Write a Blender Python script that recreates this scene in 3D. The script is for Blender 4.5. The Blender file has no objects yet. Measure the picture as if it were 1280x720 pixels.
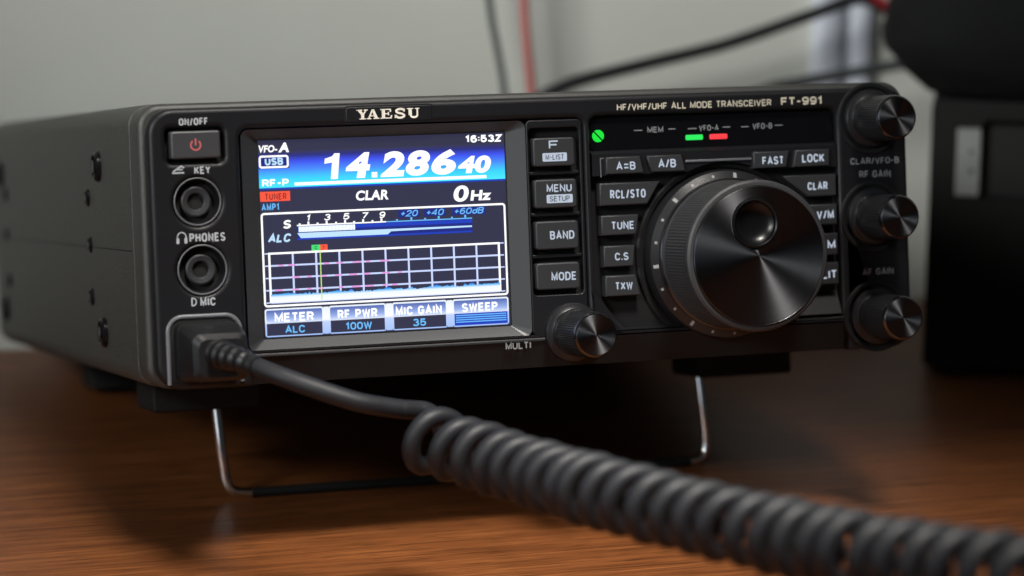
import bpy, bmesh, math, random
from mathutils import Vector, Matrix, noise as mnoise
random.seed(7)
sc = bpy.context.scene
COL = sc.collection
R = math.radians

# ---------------------------------------------------------------- camera
# world: metres, desk top is z = 0, the wall lies behind at +y
cam_d = bpy.data.cameras.new("camera")
cam = bpy.data.objects.new("camera", cam_d); COL.objects.link(cam)
cam_d.sensor_fit = 'HORIZONTAL'; cam_d.sensor_width = 36.0
cam_d.lens = 106.1
cam_d.clip_start = 0.02; cam_d.clip_end = 60.0
cam_m = Matrix(((0.94914912, 0.04891974, -0.31100292),
                (-0.31455744, 0.18821847, -0.93039101),
                (0.01302201, 0.98090808, 0.19403546))).to_4x4()
cam_m.translation = Vector((-0.27552818, -0.85611631, 0.23867706))
cam.matrix_world = cam_m
cam_d.dof.use_dof = True
cam_d.dof.focus_distance = 0.846
cam_d.dof.aperture_fstop = 8.0
sc.camera = cam

# ---------------------------------------------------------------- world and lamps
w = bpy.data.worlds.new("World"); sc.world = w; w.use_nodes = True
bg = w.node_tree.nodes["Background"]
# the dim room around: pale above, dark towards the floor
_nt = w.node_tree
_tc = _nt.nodes.new("ShaderNodeTexCoord"); _sp = _nt.nodes.new("ShaderNodeSeparateXYZ"); _rp = _nt.nodes.new("ShaderNodeValToRGB")
_mr = _nt.nodes.new("ShaderNodeMapRange"); _mr.inputs["From Min"].default_value = -1.0; _mr.inputs["From Max"].default_value = 1.0
_nt.links.new(_tc.outputs["Generated"], _sp.inputs[0]); _nt.links.new(_sp.outputs["Z"], _mr.inputs["Value"]); _nt.links.new(_mr.outputs["Result"], _rp.inputs["Fac"]); _nt.links.new(_rp.outputs["Color"], bg.inputs[0])
_e = _rp.color_ramp.elements
_e[0].position = 0.42; _e[0].color = (0.04, 0.04, 0.045, 1); _e[1].position = 0.85; _e[1].color = (0.85, 0.92, 1.0, 1)
bg.inputs[1].default_value = 0.052

def area(name, loc, target, sx, sy, power, col):
    d = bpy.data.lights.new(name, 'AREA'); d.shape = 'RECTANGLE'; d.size = sx; d.size_y = sy
    d.energy = power; d.color = col
    o = bpy.data.objects.new(name, d); COL.objects.link(o)
    o.location = loc
    o.rotation_euler = (Vector(target) - Vector(loc)).to_track_quat('-Z', 'Y').to_euler()
    return o
area("window_light", (-1.6, -0.95, 0.36), (0.0, 0.0, 0.06), 1.5, 0.6, 3.9, (0.80, 0.90, 1.0))
def spot(name, loc, target, angle, blend, size, power, col):
    d = bpy.data.lights.new(name, 'SPOT'); d.spot_size = R(angle); d.spot_blend = blend; d.shadow_soft_size = size
    d.energy = power; d.color = col
    o = bpy.data.objects.new(name, d); COL.objects.link(o); o.location = loc
    o.rotation_euler = (Vector(target) - Vector(loc)).to_track_quat('-Z', 'Y').to_euler()
    return o
spot("desk_fill_spot", (-0.02, -0.47, 0.80), (-0.045, -0.185, 0.0), 27, 0.9, 0.14, 96.0, (1.0, 0.95, 0.88))  # added spot, its narrow cone brightens the front of the desk
spot("wall_fill_spot", (-0.80, -0.60, 0.65), (0.14, 0.228, 0.25), 31, 0.55, 0.24, 74.0, (0.97, 1.0, 0.96))  # added spot that brightens the wall, coned to spare the desk

sc.view_settings.view_transform = 'Standard'
sc.view_settings.look = 'None'
sc.view_settings.exposure = 0.0
sc.view_settings.gamma = 1.0
try: sc.view_settings.use_curve_mapping = False
except Exception: pass

# ---------------------------------------------------------------- materials
MATS = {}
def lin(c):
    return tuple(((v/255/12.92) if v/255 <= 0.04045 else ((v/255+0.055)/1.055)**2.4) for v in c)

def mat(name, col, rough=0.5, metal=0.0, spec=0.5, bump=0.0, bscale=900.0, var=0.0, vscale=60.0, rvar=0.0):
    m = bpy.data.materials.new(name); m.use_nodes = True
    nt = m.node_tree; b = nt.nodes["Principled BSDF"]
    b.inputs["Base Color"].default_value = (*col, 1)
    b.inputs["Roughness"].default_value = rough
    b.inputs["Metallic"].default_value = metal
    b.inputs["Specular IOR Level"].default_value = spec
    tc = nt.nodes.new("ShaderNodeTexCoord")
    if bump:
        n = nt.nodes.new("ShaderNodeTexNoise"); n.inputs["Scale"].default_value = bscale; n.inputs["Detail"].default_value = 3
        nt.links.new(tc.outputs["Object"], n.inputs["Vector"])
        bp = nt.nodes.new("ShaderNodeBump"); bp.inputs["Strength"].default_value = bump; bp.inputs["Distance"].default_value = 0.0004
        nt.links.new(n.outputs["Fac"], bp.inputs["Height"]); nt.links.new(bp.outputs["Normal"], b.inputs["Normal"])
    if var or rvar:
        n2 = nt.nodes.new("ShaderNodeTexNoise"); n2.inputs["Scale"].default_value = vscale; n2.inputs["Detail"].default_value = 6
        nt.links.new(tc.outputs["Object"], n2.inputs["Vector"])
        if var:
            r = nt.nodes.new("ShaderNodeValToRGB")
            r.color_ramp.elements[0].position = 0.3; r.color_ramp.elements[1].position = 0.7
            r.color_ramp.elements[0].color = (*[max(0, c*(1-var)) for c in col], 1)
            r.color_ramp.elements[1].color = (*[c*(1+var) for c in col], 1)
            nt.links.new(n2.outputs["Fac"], r.inputs["Fac"]); nt.links.new(r.outputs["Color"], b.inputs["Base Color"])
        if rvar:
            mr = nt.nodes.new("ShaderNodeMapRange"); mr.inputs["To Min"].default_value = max(0.02, rough-rvar); mr.inputs["To Max"].default_value = rough+rvar
            nt.links.new(n2.outputs["Fac"], mr.inputs["Value"]); nt.links.new(mr.outputs["Result"], b.inputs["Roughness"])
    MATS[name] = m
    return m

def emis(name, col, strength=1.0, base=(0.01, 0.01, 0.012), rough=0.35):
    m = mat(name, base, rough)
    b = m.node_tree.nodes["Principled BSDF"]
    b.inputs["Emission Color"].default_value = (*col, 1)
    b.inputs["Emission Strength"].default_value = strength
    return m

def emis_ramp(name, z0, z1, stops, strength=1.0):
    """a lit picture element whose colour runs from the bottom (z0) to the top (z1) of its area on the display"""
    m = emis(name, (0, 0, 0), strength); nt = m.node_tree; b = nt.nodes["Principled BSDF"]
    tc = nt.nodes.new("ShaderNodeTexCoord"); sp = nt.nodes.new("ShaderNodeSeparateXYZ")
    mr = nt.nodes.new("ShaderNodeMapRange"); mr.inputs["From Min"].default_value = (z0+39.3)/1000; mr.inputs["From Max"].default_value = (z1+39.3)/1000
    r = nt.nodes.new("ShaderNodeValToRGB")
    while len(r.color_ramp.elements) < len(stops): r.color_ramp.elements.new(0.5)
    for e, (p, c) in zip(r.color_ramp.elements, stops):
        e.position = p; e.color = (*lin(c), 1)
    nt.links.new(tc.outputs["Object"], sp.inputs[0]); nt.links.new(sp.outputs["Z"], mr.inputs["Value"])
    nt.links.new(mr.outputs["Result"], r.inputs["Fac"]); nt.links.new(r.outputs["Color"], b.inputs["Emission Color"])
    return m

def spun(name, col, rough=0.28, aniso=0.85):
    m = mat(name, col, rough, 1.0); nt = m.node_tree; b = nt.nodes["Principled BSDF"]
    b.inputs["Anisotropic"].default_value = aniso; b.inputs["Anisotropic Rotation"].default_value = 0.25
    t = nt.nodes.new("ShaderNodeTangent"); t.direction_type = 'RADIAL'; t.axis = 'Y'
    nt.links.new(t.outputs["Tangent"], b.inputs["Tangent"])
    tc = nt.nodes.new("ShaderNodeTexCoord")
    mp = nt.nodes.new("ShaderNodeVectorMath"); mp.operation = 'SUBTRACT'; mp.inputs[1].default_value = (0.5, 0.5, 0.5)
    mu = nt.nodes.new("ShaderNodeVectorMath"); mu.operation = 'MULTIPLY'; mu.inputs[1].default_value = (1, 0, 1)
    ln = nt.nodes.new("ShaderNodeVectorMath"); ln.operation = 'LENGTH'
    n = nt.nodes.new("ShaderNodeTexNoise"); n.noise_dimensions = '1D'; n.inputs["Scale"].default_value = 90; n.inputs["Detail"].default_value = 2
    mr = nt.nodes.new("ShaderNodeMapRange"); mr.inputs["To Min"].default_value = rough-0.08; mr.inputs["To Max"].default_value = rough+0.10
    nt.links.new(tc.outputs["Generated"], mp.inputs[0]); nt.links.new(mp.outputs[0], mu.inputs[0]); nt.links.new(mu.outputs[0], ln.inputs[0])
    nt.links.new(ln.outputs["Value"], n.inputs["W"]); nt.links.new(n.outputs["Fac"], mr.inputs["Value"]); nt.links.new(mr.outputs["Result"], b.inputs["Roughness"])
    return m

mat("panel_plastic", (0.0085, 0.0085, 0.0105), 0.42, spec=0.34, bump=0.12, bscale=2500, rvar=0.05, vscale=90)
mat("panel_dark", (0.008, 0.008, 0.009), 0.6, spec=0.28, bump=0.1, bscale=2500)
mat("bezel_plastic", (0.032, 0.034, 0.038), 0.38, bump=0.06, bscale=2500)
mat("gloss_black", (0.004, 0.004, 0.005), 0.10, rvar=0.03, vscale=50)
mat("hole_black", (0.002, 0.002, 0.002), 0.7)
mat("button_rubber", (0.028, 0.029, 0.033), 0.46, bump=0.08, bscale=2500)
mat("power_button", (0.045, 0.045, 0.050), 0.40, bump=0.06, bscale=2500)
mat("case_paint", (0.050, 0.050, 0.046), 0.50, bump=0.5, bscale=1100, var=0.16, vscale=420, rvar=0.06)
mat("rim_paint", (0.044, 0.044, 0.041), 0.45, bump=0.15, bscale=1500)
mat("screw_black", (0.010, 0.010, 0.011), 0.30, 0.4)
mat("knob_body", (0.014, 0.014, 0.016), 0.30, 0.0, bump=0.08, bscale=1800)
mat("knob_rim", (0.16, 0.16, 0.17), 0.22, 1.0)
mat("grip_rubber", (0.035, 0.035, 0.038), 0.50, bump=0.1, bscale=1500)
mat("gloss_dimple", (0.004, 0.004, 0.0045), 0.28, spec=0.4)
spun("spun_dial", (0.085, 0.085, 0.092), 0.44, 0.95)
spun("spun_knob", (0.085, 0.085, 0.092), 0.44, 0.95)
mat("chrome", (0.92, 0.92, 0.92), 0.17, 1.0, rvar=0.04, vscale=200)
mat("sleeve_rubber", (0.006, 0.006, 0.006), 0.7, spec=0.3)
mat("cord_rubber", (0.009, 0.0098, 0.0128), 0.55, spec=0.4, bump=0.15, bscale=900, rvar=0.06, vscale=120)
mat("plug_rubber", (0.0055, 0.0055, 0.0065), 0.42, bump=0.15, bscale=900)
mat("print_grey", (0.42, 0.44, 0.47), 0.6)
mat("print_dim", (0.20, 0.21, 0.22), 0.6)
mat("print_gold", (0.62, 0.57, 0.46), 0.45)
mat("letter_silver", (0.92, 0.86, 0.76), 0.35, 0.1)
mat("print_white", (0.80, 0.80, 0.80), 0.6)
mat("tick_white", (0.32, 0.32, 0.32), 0.6)
mat("frame_line", (0.13, 0.135, 0.148), 0.35)
emis("legend_lit", lin((214, 226, 244)), 0.72)
emis("legend_dark", lin((25, 28, 36)), 0.3)
emis("power_red", lin((225, 110, 110)), 0.75)
emis("led_green", lin((40, 240, 95)), 1.0)
emis("led_red", lin((255, 62, 70)), 1.05)
emis("lamp_green", lin((20, 235, 60)), 1.0)
# display colours
emis("scr_ground", lin((44, 46, 72)), 1.0)
emis("scr_navy", lin((16, 34, 130)), 1.0)
emis("scr_blue", lin((20, 60, 190)), 1.0)
emis("scr_white", (1.0, 1.0, 1.0), 1.15)
emis("scr_paleblue", lin((190, 225, 255)), 1.05)
emis("scr_sky", lin((110, 190, 255)), 1.0)
emis("scr_line", lin((200, 214, 255)), 1.08)
emis("scr_pink", lin((240, 150, 225)), 1.0)
emis("scr_orange", lin((255, 88, 60)), 1.0)
emis("scr_rust", lin((150, 40, 35)), 1.0)
emis("scr_green", lin((70, 225, 110)), 1.0)
emis("scr_yellow", lin((200, 235, 130)), 1.0)
emis_ramp("scr_band", 54.2, 64.2, [(0.0, (70, 235, 255)), (0.22, (55, 215, 255)), (0.48, (70, 140, 255)), (0.70, (58, 80, 240)), (0.86, (36, 42, 130)), (1.0, (50, 50, 72))])
emis_ramp("scr_key", 16.6, 20.6, [(0.0, (225, 235, 255)), (0.35, (150, 175, 235)), (1.0, (62, 84, 165))])
emis_ramp("scr_keyline", 12.8, 20.8, [(0.0, (165, 195, 250)), (0.45, (190, 210, 255)), (0.55, (255, 255, 255)), (1.0, (235, 245, 255))])
emis_ramp("scr_noise", 22.3, 25.6, [(0.0, (255, 255, 255)), (0.48, (240, 250, 255)), (0.68, (90, 185, 255)), (0.85, (20, 90, 220)), (1.0, (18, 50, 150))])

# ---------------------------------------------------------------- mesh building
class MB:
    def __init__(self): self.v = []; self.f = []; self.m = []; self.names = []
    def mi(self, name):
        if name not in self.names: self.names.append(name)
        return self.names.index(name)
    def add(self, vs, fs, m):
        o = len(self.v); k = self.mi(m)
        self.v += [tuple(p) for p in vs]
        for f in fs: self.f.append([i+o for i in f]); self.m.append(k)
        return self
    def box(self, x0, x1, y0, y1, z0, z1, m, b=0.0):
        return self.prism(rect(x0, x1, z0, z1), y0, y1, m, b) if b == 0 else self.prism(rrect(x0, x1, z0, z1, b*1.2, 3), y0, y1, m, b, back=True)
    def prism(self, poly, y0, y1, m, bevel=0.0, steps=3, back=False, cap=None):
        """xz outline pushed from the front plane y0 to y1, with a rounded front edge"""
        n = len(poly); rings = []
        if bevel > 0:
            for i in range(steps+1):
                a = i/steps*math.pi/2
                rings.append((inset(poly, bevel*(1-math.sin(a))), y0+bevel*(1-math.cos(a))))
        else: rings.append((poly, y0))
        if bevel > 0 and back:
            for i in range(steps, -1, -1):
                a = i/steps*math.pi/2
                rings.append((inset(poly, bevel*(1-math.sin(a))), y1-bevel*(1-math.cos(a))))
        else: rings.append((poly, y1))
        vs = [(p[0], y, p[1]) for pl, y in rings for p in pl]
        fs = []
        for r in range(len(rings)-1):
            for i in range(n):
                j = (i+1) % n
                fs.append([r*n+i, r*n+j, (r+1)*n+j, (r+1)*n+i])
        self.add(vs, fs + [list(range((len(rings)-1)*n, len(rings)*n))], m)
        self.add(vs[:n], [list(range(n))[::-1]], cap or m)
        return self
    def flat(self, poly, y, m):
        return self.add([(p[0], y, p[1]) for p in poly], [list(range(len(poly)))[::-1]], m)
    def lathe(self, cx, cz, prof, m, n=64, mats=None, wob=None):
        """profile (radius, y) turned about the axis through (cx, cz) that runs along y"""
        vs = []
        for r, y in prof:
            for i in range(n):
                a = 2*math.pi*i/n
                rr = r*(1 + (wob(i) if wob else 0)*(1 if r > 0.01 else 0))
                vs.append((cx+rr*math.cos(a), y, cz+rr*math.sin(a)))
        for k in range(len(prof)-1):
            fs = [[k*n+i, k*n+(i+1) % n, (k+1)*n+(i+1) % n, (k+1)*n+i] for i in range(n)]
            o = len(self.v)
            if k == 0: base = o; self.v += vs
            mi = self.mi(mats[k] if mats else m)
            for f in fs: self.f.append([base+i for i in f]); self.m.append(mi)
        return self
    def tube(self, pts, rad, m, n=12, caps=True):
        pts = [Vector(p) for p in pts]; N = len(pts)
        rf = rad if callable(rad) else (lambda i: rad)
        t0 = (pts[1]-pts[0]).normalized()
        up = Vector((0, 0, 1)) if abs(t0.z) < 0.9 else Vector((1, 0, 0))
        u = (up - t0*up.dot(t0)).normalized(); vs = []
        for i in range(N):
            t = (pts[min(i+1, N-1)]-pts[max(i-1, 0)]).normalized()
            u = (u - t*u.dot(t)).normalized(); v = t.cross(u)
            for k in range(n):
                a = 2*math.pi*k/n
                vs.append(pts[i] + (u*math.cos(a)+v*math.sin(a))*rf(i))
        fs = [[i*n+k, i*n+(k+1) % n, (i+1)*n+(k+1) % n, (i+1)*n+k] for i in range(N-1) for k in range(n)]
        if caps: fs += [list(range(n))[::-1], list(range((N-1)*n, N*n))]
        return self.add(vs, fs, m)
    def stroke(self, pts, width, y, m, closed=False):
        """a flat printed line on the plane y"""
        P = [Vector((p[0], p[1])) for p in pts]; N = len(P); L = []; Rr = []
        for i in range(N):
            a = P[i-1] if (closed or i > 0) else P[i]; b = P[(i+1) % N] if (closed or i < N-1) else P[i]
            d1 = (P[i]-a); d2 = (b-P[i])
            if d1.length < 1e-9: d1 = d2
            if d2.length < 1e-9: d2 = d1
            d1.normalize(); d2.normalize()
            t = (d1+d2); t = t.normalized() if t.length > 1e-6 else d1
            nrm = Vector((-t.y, t.x)); c = max(0.4, nrm.dot(Vector((-d1.y, d1.x))))
            L.append(P[i]+nrm*width/2/c); Rr.append(P[i]-nrm*width/2/c)
        vs = [(p.x, y, p.y) for p in L+Rr]
        rng = range(N) if closed else range(N-1)
        return self.add(vs, [[i, (i+1) % N, N+(i+1) % N, N+i] for i in rng], m)
    def plate(self, loops, y0, y1, m, bevel=0.6, res=2):
        """a sheet with openings: first loop is the outline, the others are holes"""
        cu = bpy.data.curves.new("tmp", 'CURVE'); cu.dimensions = '2D'; cu.fill_mode = 'BOTH'
        cu.extrude = (y1-y0)/2-bevel; cu.bevel_depth = bevel; cu.bevel_resolution = res; cu.offset = -bevel
        for lp in loops:
            s = cu.splines.new('POLY'); s.points.add(len(lp)-1); s.use_cyclic_u = True
            for q, p in zip(s.points, lp): q.co = (p[0], p[1], 0, 1)
        vs, fs = conv(cu); ym = (y0+y1)/2
        return self.add([(p[0], ym-p[2], p[1]) for p in vs], fs, m)
    def text(self, s, x0, z0, x1, z1, y, m, bold=0.03, shear=0.0, thick=0.0):
        """sans lettering drawn as strokes and spread to fill the given rectangle"""
        h = z1-z0; sw = h*(0.140+bold*1.7)
        slant = shear*h; gap = 0.20*h+sw*0.55
        gl = [GLYPH[c] for c in s]; ws = [q[0] for q in gl]
        k = ((x1-x0)-slant-sw-gap*(len(s)-1))/max(0.01, sum(ws)) if len(s) > 1 else (x1-x0-slant-sw)/max(0.01, ws[0])
        if k < 0.25*h and len(s) > 1: gap *= 0.55; k = ((x1-x0)-slant-sw-gap*(len(s)-1))/sum(ws)
        x = x0+sw/2; n = 0
        for (wd, lines) in gl:
            for ln in lines:
                pts = []
                for (a, b) in ln:
                    zz = z0+sw/2+b*(h-sw)
                    pts.append((x+a*wd*k+shear*(zz-z0), zz))
                closed = len(pts) > 3 and abs(pts[0][0]-pts[-1][0])+abs(pts[0][1]-pts[-1][1]) < 1e-6
                self.stroke(pts[:-1] if closed else pts, sw, y-0.003*n, m, closed); n = (n+1) % 6
            x += wd*k+gap
        return self
    def ftext(self, s, x0, z0, x1, z1, y, m, bold=0.03, shear=0.0):
        cu = bpy.data.curves.new("tmp", 'FONT'); cu.body = s; cu.size = 1.0; cu.offset = bold; cu.shear = shear
        cu.resolution_u = 5; cu.fill_mode = 'FRONT'; cu.space_character = 1.05
        vs, fs = conv(cu)
        xs = [p[0] for p in vs]; ys = [p[1] for p in vs]
        a, b, c, d = min(xs), max(xs), min(ys), max(ys)
        return self.add([(x0+(p[0]-a)/(b-a)*(x1-x0), y, z0+(p[1]-c)/(d-c)*(z1-z0)) for p in vs], fs, m)
    def build(self, name, parent=None, xf=None, sharp=32, smooth=True):
        xf = xf or RX
        me = bpy.data.meshes.new(name)
        me.from_pydata([xf(p) for p in self.v], [], self.f)
        for n in self.names: me.materials.append(MATS[n])
        me.polygons.foreach_set("material_index", self.m)
        bm = bmesh.new(); bm.from_mesh(me)
        bmesh.ops.recalc_face_normals(bm, faces=bm.faces); bm.to_mesh(me); bm.free()
        if smooth:
            me.polygons.foreach_set("use_smooth", [True]*len(me.polygons))
            me.set_sharp_from_angle(angle=R(sharp))
        me.update()
        o = bpy.data.objects.new(name, me); COL.objects.link(o)
        if parent: o.parent = parent
        return o

def RX(p): return ((p[0]-113)/1000, (p[1]-75)/1000, (p[2]+39.3)/1000)     # set millimetres -> radio-local metres
def WX(p): return (p[0]/1000, p[1]/1000, p[2]/1000)                        # room millimetres -> metres
def conv(cu):
    o = bpy.data.objects.new("tmp", cu); COL.objects.link(o)
    dg = bpy.context.evaluated_depsgraph_get(); dg.update()
    me = bpy.data.meshes.new_from_object(o.evaluated_get(dg))
    vs = [tuple(v.co) for v in me.vertices]; fs = [list(p.vertices) for p in me.polygons]
    bpy.data.objects.remove(o); bpy.data.curves.remove(cu); bpy.data.meshes.remove(me)
    return vs, fs
def _arc(cx, cz, rx, rz, a0, a1, n=10): return [(cx+rx*math.cos(R(a0+(a1-a0)*i/n)), cz+rz*math.sin(R(a0+(a1-a0)*i/n))) for i in range(n+1)]
_O = _arc(.5, .68, .5, .32, 0, 180, 8)+_arc(.5, .32, .5, .32, 180, 360, 8)
_O = _O+[_O[0]]
GLYPH = {
 'A': (.72, [[(0, 0), (.5, 1), (1, 0)], [(.2, .32), (.8, .32)]]),
 'B': (.62, [[(0, 0), (0, 1), (.6, 1)]+_arc(.62, .77, .33, .23, 90, -90, 6)+[(0, .54)], [(.55, .54)]+_arc(.62, .27, .38, .27, 90, -90, 6)+[(0, 0)]]),
 'C': (.66, [_arc(.5, .66, .5, .34, 15, 180, 8)+_arc(.5, .34, .5, .34, 180, 345, 8)]),
 'D': (.66, [[(0, 0), (0, 1), (.45, 1)]+_arc(.45, .62, .55, .38, 90, 0, 6)+_arc(.45, .38, .55, .38, 0, -90, 6)+[(0, 0)]]),
 'E': (.56, [[(1, 0), (0, 0), (0, 1), (1, 1)], [(0, .52), (.9, .52)]]),
 'F': (.54, [[(0, 0), (0, 1), (1, 1)], [(0, .5), (.85, .5)]]),
 'G': (.70, [_arc(.5, .66, .5, .34, 20, 180, 8)+_arc(.5, .34, .5, .34, 180, 360, 8)+[(1, .45), (.55, .45)]]),
 'H': (.64, [[(0, 0), (0, 1)], [(1, 0), (1, 1)], [(0, .52), (1, .52)]]),
 'I': (.04, [[(.5, 0), (.5, 1)]]),
 'K': (.64, [[(0, 0), (0, 1)], [(1, 1), (.05, .38)], [(.35, .58), (1, 0)]]),
 'L': (.52, [[(0, 1), (0, 0), (1, 0)]]),
 'M': (.78, [[(0, 0), (0, 1), (.5, .12), (1, 1), (1, 0)]]),
 'N': (.64, [[(0, 0), (0, 1), (1, 0), (1, 1)]]),
 'O': (.70, [_O]), '0': (.60, [_O]),
 'P': (.58, [[(0, 0), (0, 1), (.6, 1)]+_arc(.6, .73, .4, .27, 90, -90, 6)+[(0, .46)]]),
 'R': (.62, [[(0, 0), (0, 1), (.6, 1)]+_arc(.6, .74, .38, .26, 90, -90, 6)+[(0, .48)], [(.55, .48), (1, 0)]]),
 'S': (.60, [_arc(.5, .75, .48, .25, 20, 200, 8)+[(.2, .56), (.8, .44)]+_arc(.5, .25, .5, .25, 20, -165, 8)]),
 'T': (.60, [[(0, 1), (1, 1)], [(.5, 1), (.5, 0)]]),
 'U': (.64, [[(0, 1), (0, .34)]+_arc(.5, .34, .5, .34, 180, 360, 8)+[(1, 1)]]),
 'V': (.68, [[(0, 1), (.5, 0), (1, 1)]]),
 'W': (.95, [[(0, 1), (.25, 0), (.5, .9), (.75, 0), (1, 1)]]),
 'X': (.66, [[(0, 0), (1, 1)], [(0, 1), (1, 0)]]),
 'Y': (.66, [[(0, 1), (.5, .48), (1, 1)], [(.5, .5), (.5, 0)]]),
 'Z': (.60, [[(0, 1), (1, 1), (0, 0), (1, 0)]]),
 'd': (.52, [[(1, 0), (1, 1)], _arc(.5, .32, .5, .32, 0, 360, 12)]),
 'z': (.46, [[(0, .7), (1, .7), (0, 0), (1, 0)]]),
 '1': (.34, [[(0, .76), (.75, 1), (.75, 0)]]),
 '2': (.60, [_arc(.5, .72, .48, .28, 170, -25, 8)+[(0, 0), (1, 0)]]),
 '3': (.58, [_arc(.48, .76, .44, .24, 160, -90, 8)+_arc(.48, .26, .52, .26, 90, -165, 8)]),
 '4': (.66, [[(.74, 0), (.74, 1), (0, .28), (1, .28)]]),
 '5': (.58, [[(.92, 1), (.14, 1), (.08, .5)]+_arc(.48, .32, .5, .32, 120, -160, 8)]),
 '6': (.60, [_arc(.55, .66, .5, .34, 40, 180, 7)+[(.02, .35)]+_arc(.5, .31, .48, .31, 180, 520, 12)]),
 '7': (.58, [[(0, 1), (1, 1), (.38, 0)]]),
 '8': (.60, [_arc(.5, .76, .43, .24, 0, 360, 12), _arc(.5, .27, .5, .27, 0, 360, 12)]),
 '9': (.60, [_arc(.45, .34, .5, .34, -140, 0, 7)+[(.98, .65)]+_arc(.5, .69, .48, .31, 0, 360, 12)]),
 '/': (.36, [[(0, -.05), (1, 1.05)]]), '-': (.34, [[(0, .45), (1, .45)]]), '=': (.60, [[(0, .72), (1, .72)], [(0, .22), (1, .22)]]),
 '+': (.50, [[(0, .48), (1, .48)], [(.5, .16), (.5, .8)]]), '.': (.03, [[(.5, -.04), (.5, .12)]]), ':': (.03, [[(.5, .16), (.5, .34)], [(.5, .62), (.5, .8)]]), ' ': (.22, []),
}
def rect(x0, x1, z0, z1): return [(x0, z0), (x1, z0), (x1, z1), (x0, z1)]
def rrect(x0, x1, z0, z1, r, n=6):
    pts = []
    for cx, cz, a in ((x1-r, z0+r, -90), (x1-r, z1-r, 0), (x0+r, z1-r, 90), (x0+r, z0+r, 180)):
        for i in range(n+1):
            t = R(a+90*i/n); pts.append((cx+r*math.cos(t), cz+r*math.sin(t)))
    return pts
def circ(cx, cz, r, n=48): return [(cx+r*math.cos(2*math.pi*i/n), cz+r*math.sin(2*math.pi*i/n)) for i in range(n)]
def inset(poly, d):
    n = len(poly); out = []
    for i in range(n):
        a, b, c = Vector(poly[i-1]), Vector(poly[i]), Vector(poly[(i+1) % n])
        d1, d2 = (b-a).normalized(), (c-b).normalized()
        n1, n2 = Vector((-d1.y, d1.x)), Vector((-d2.y, d2.x))
        h = n1+n2; h = h.normalized() if h.length > 1e-6 else n1
        out.append(tuple(b + h*d/max(0.35, h.dot(n1))))
    return out
def spline(pts, per=12):
    P = [Vector(p) for p in pts]; P = [2*P[0]-P[1]]+P+[2*P[-1]-P[-2]]; out = []
    for i in range(1, len(P)-2):
        for k in range(per):
            t = k/per; a, b, c, d = P[i-1:i+3]
            out.append(0.5*((2*b)+(c-a)*t+(2*a-5*b+4*c-d)*t*t+(3*b-a-3*c+d)*t**3))
    return out+[P[-2]]
def tag(o, label=None, cat=None, group=None, kind=None):
    if label: o['label'] = label
    if cat: o['category'] = cat
    if group: o['group'] = group
    if kind: o['kind'] = kind
    return o
def empty(name, label, cat, loc=(0, 0, 0), rot=(0, 0, 0)):
    o = bpy.data.objects.new(name, None); COL.objects.link(o); o.empty_display_size = 0.02
    o.location = loc; o.rotation_euler = rot
    return tag(o, label, cat)

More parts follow.
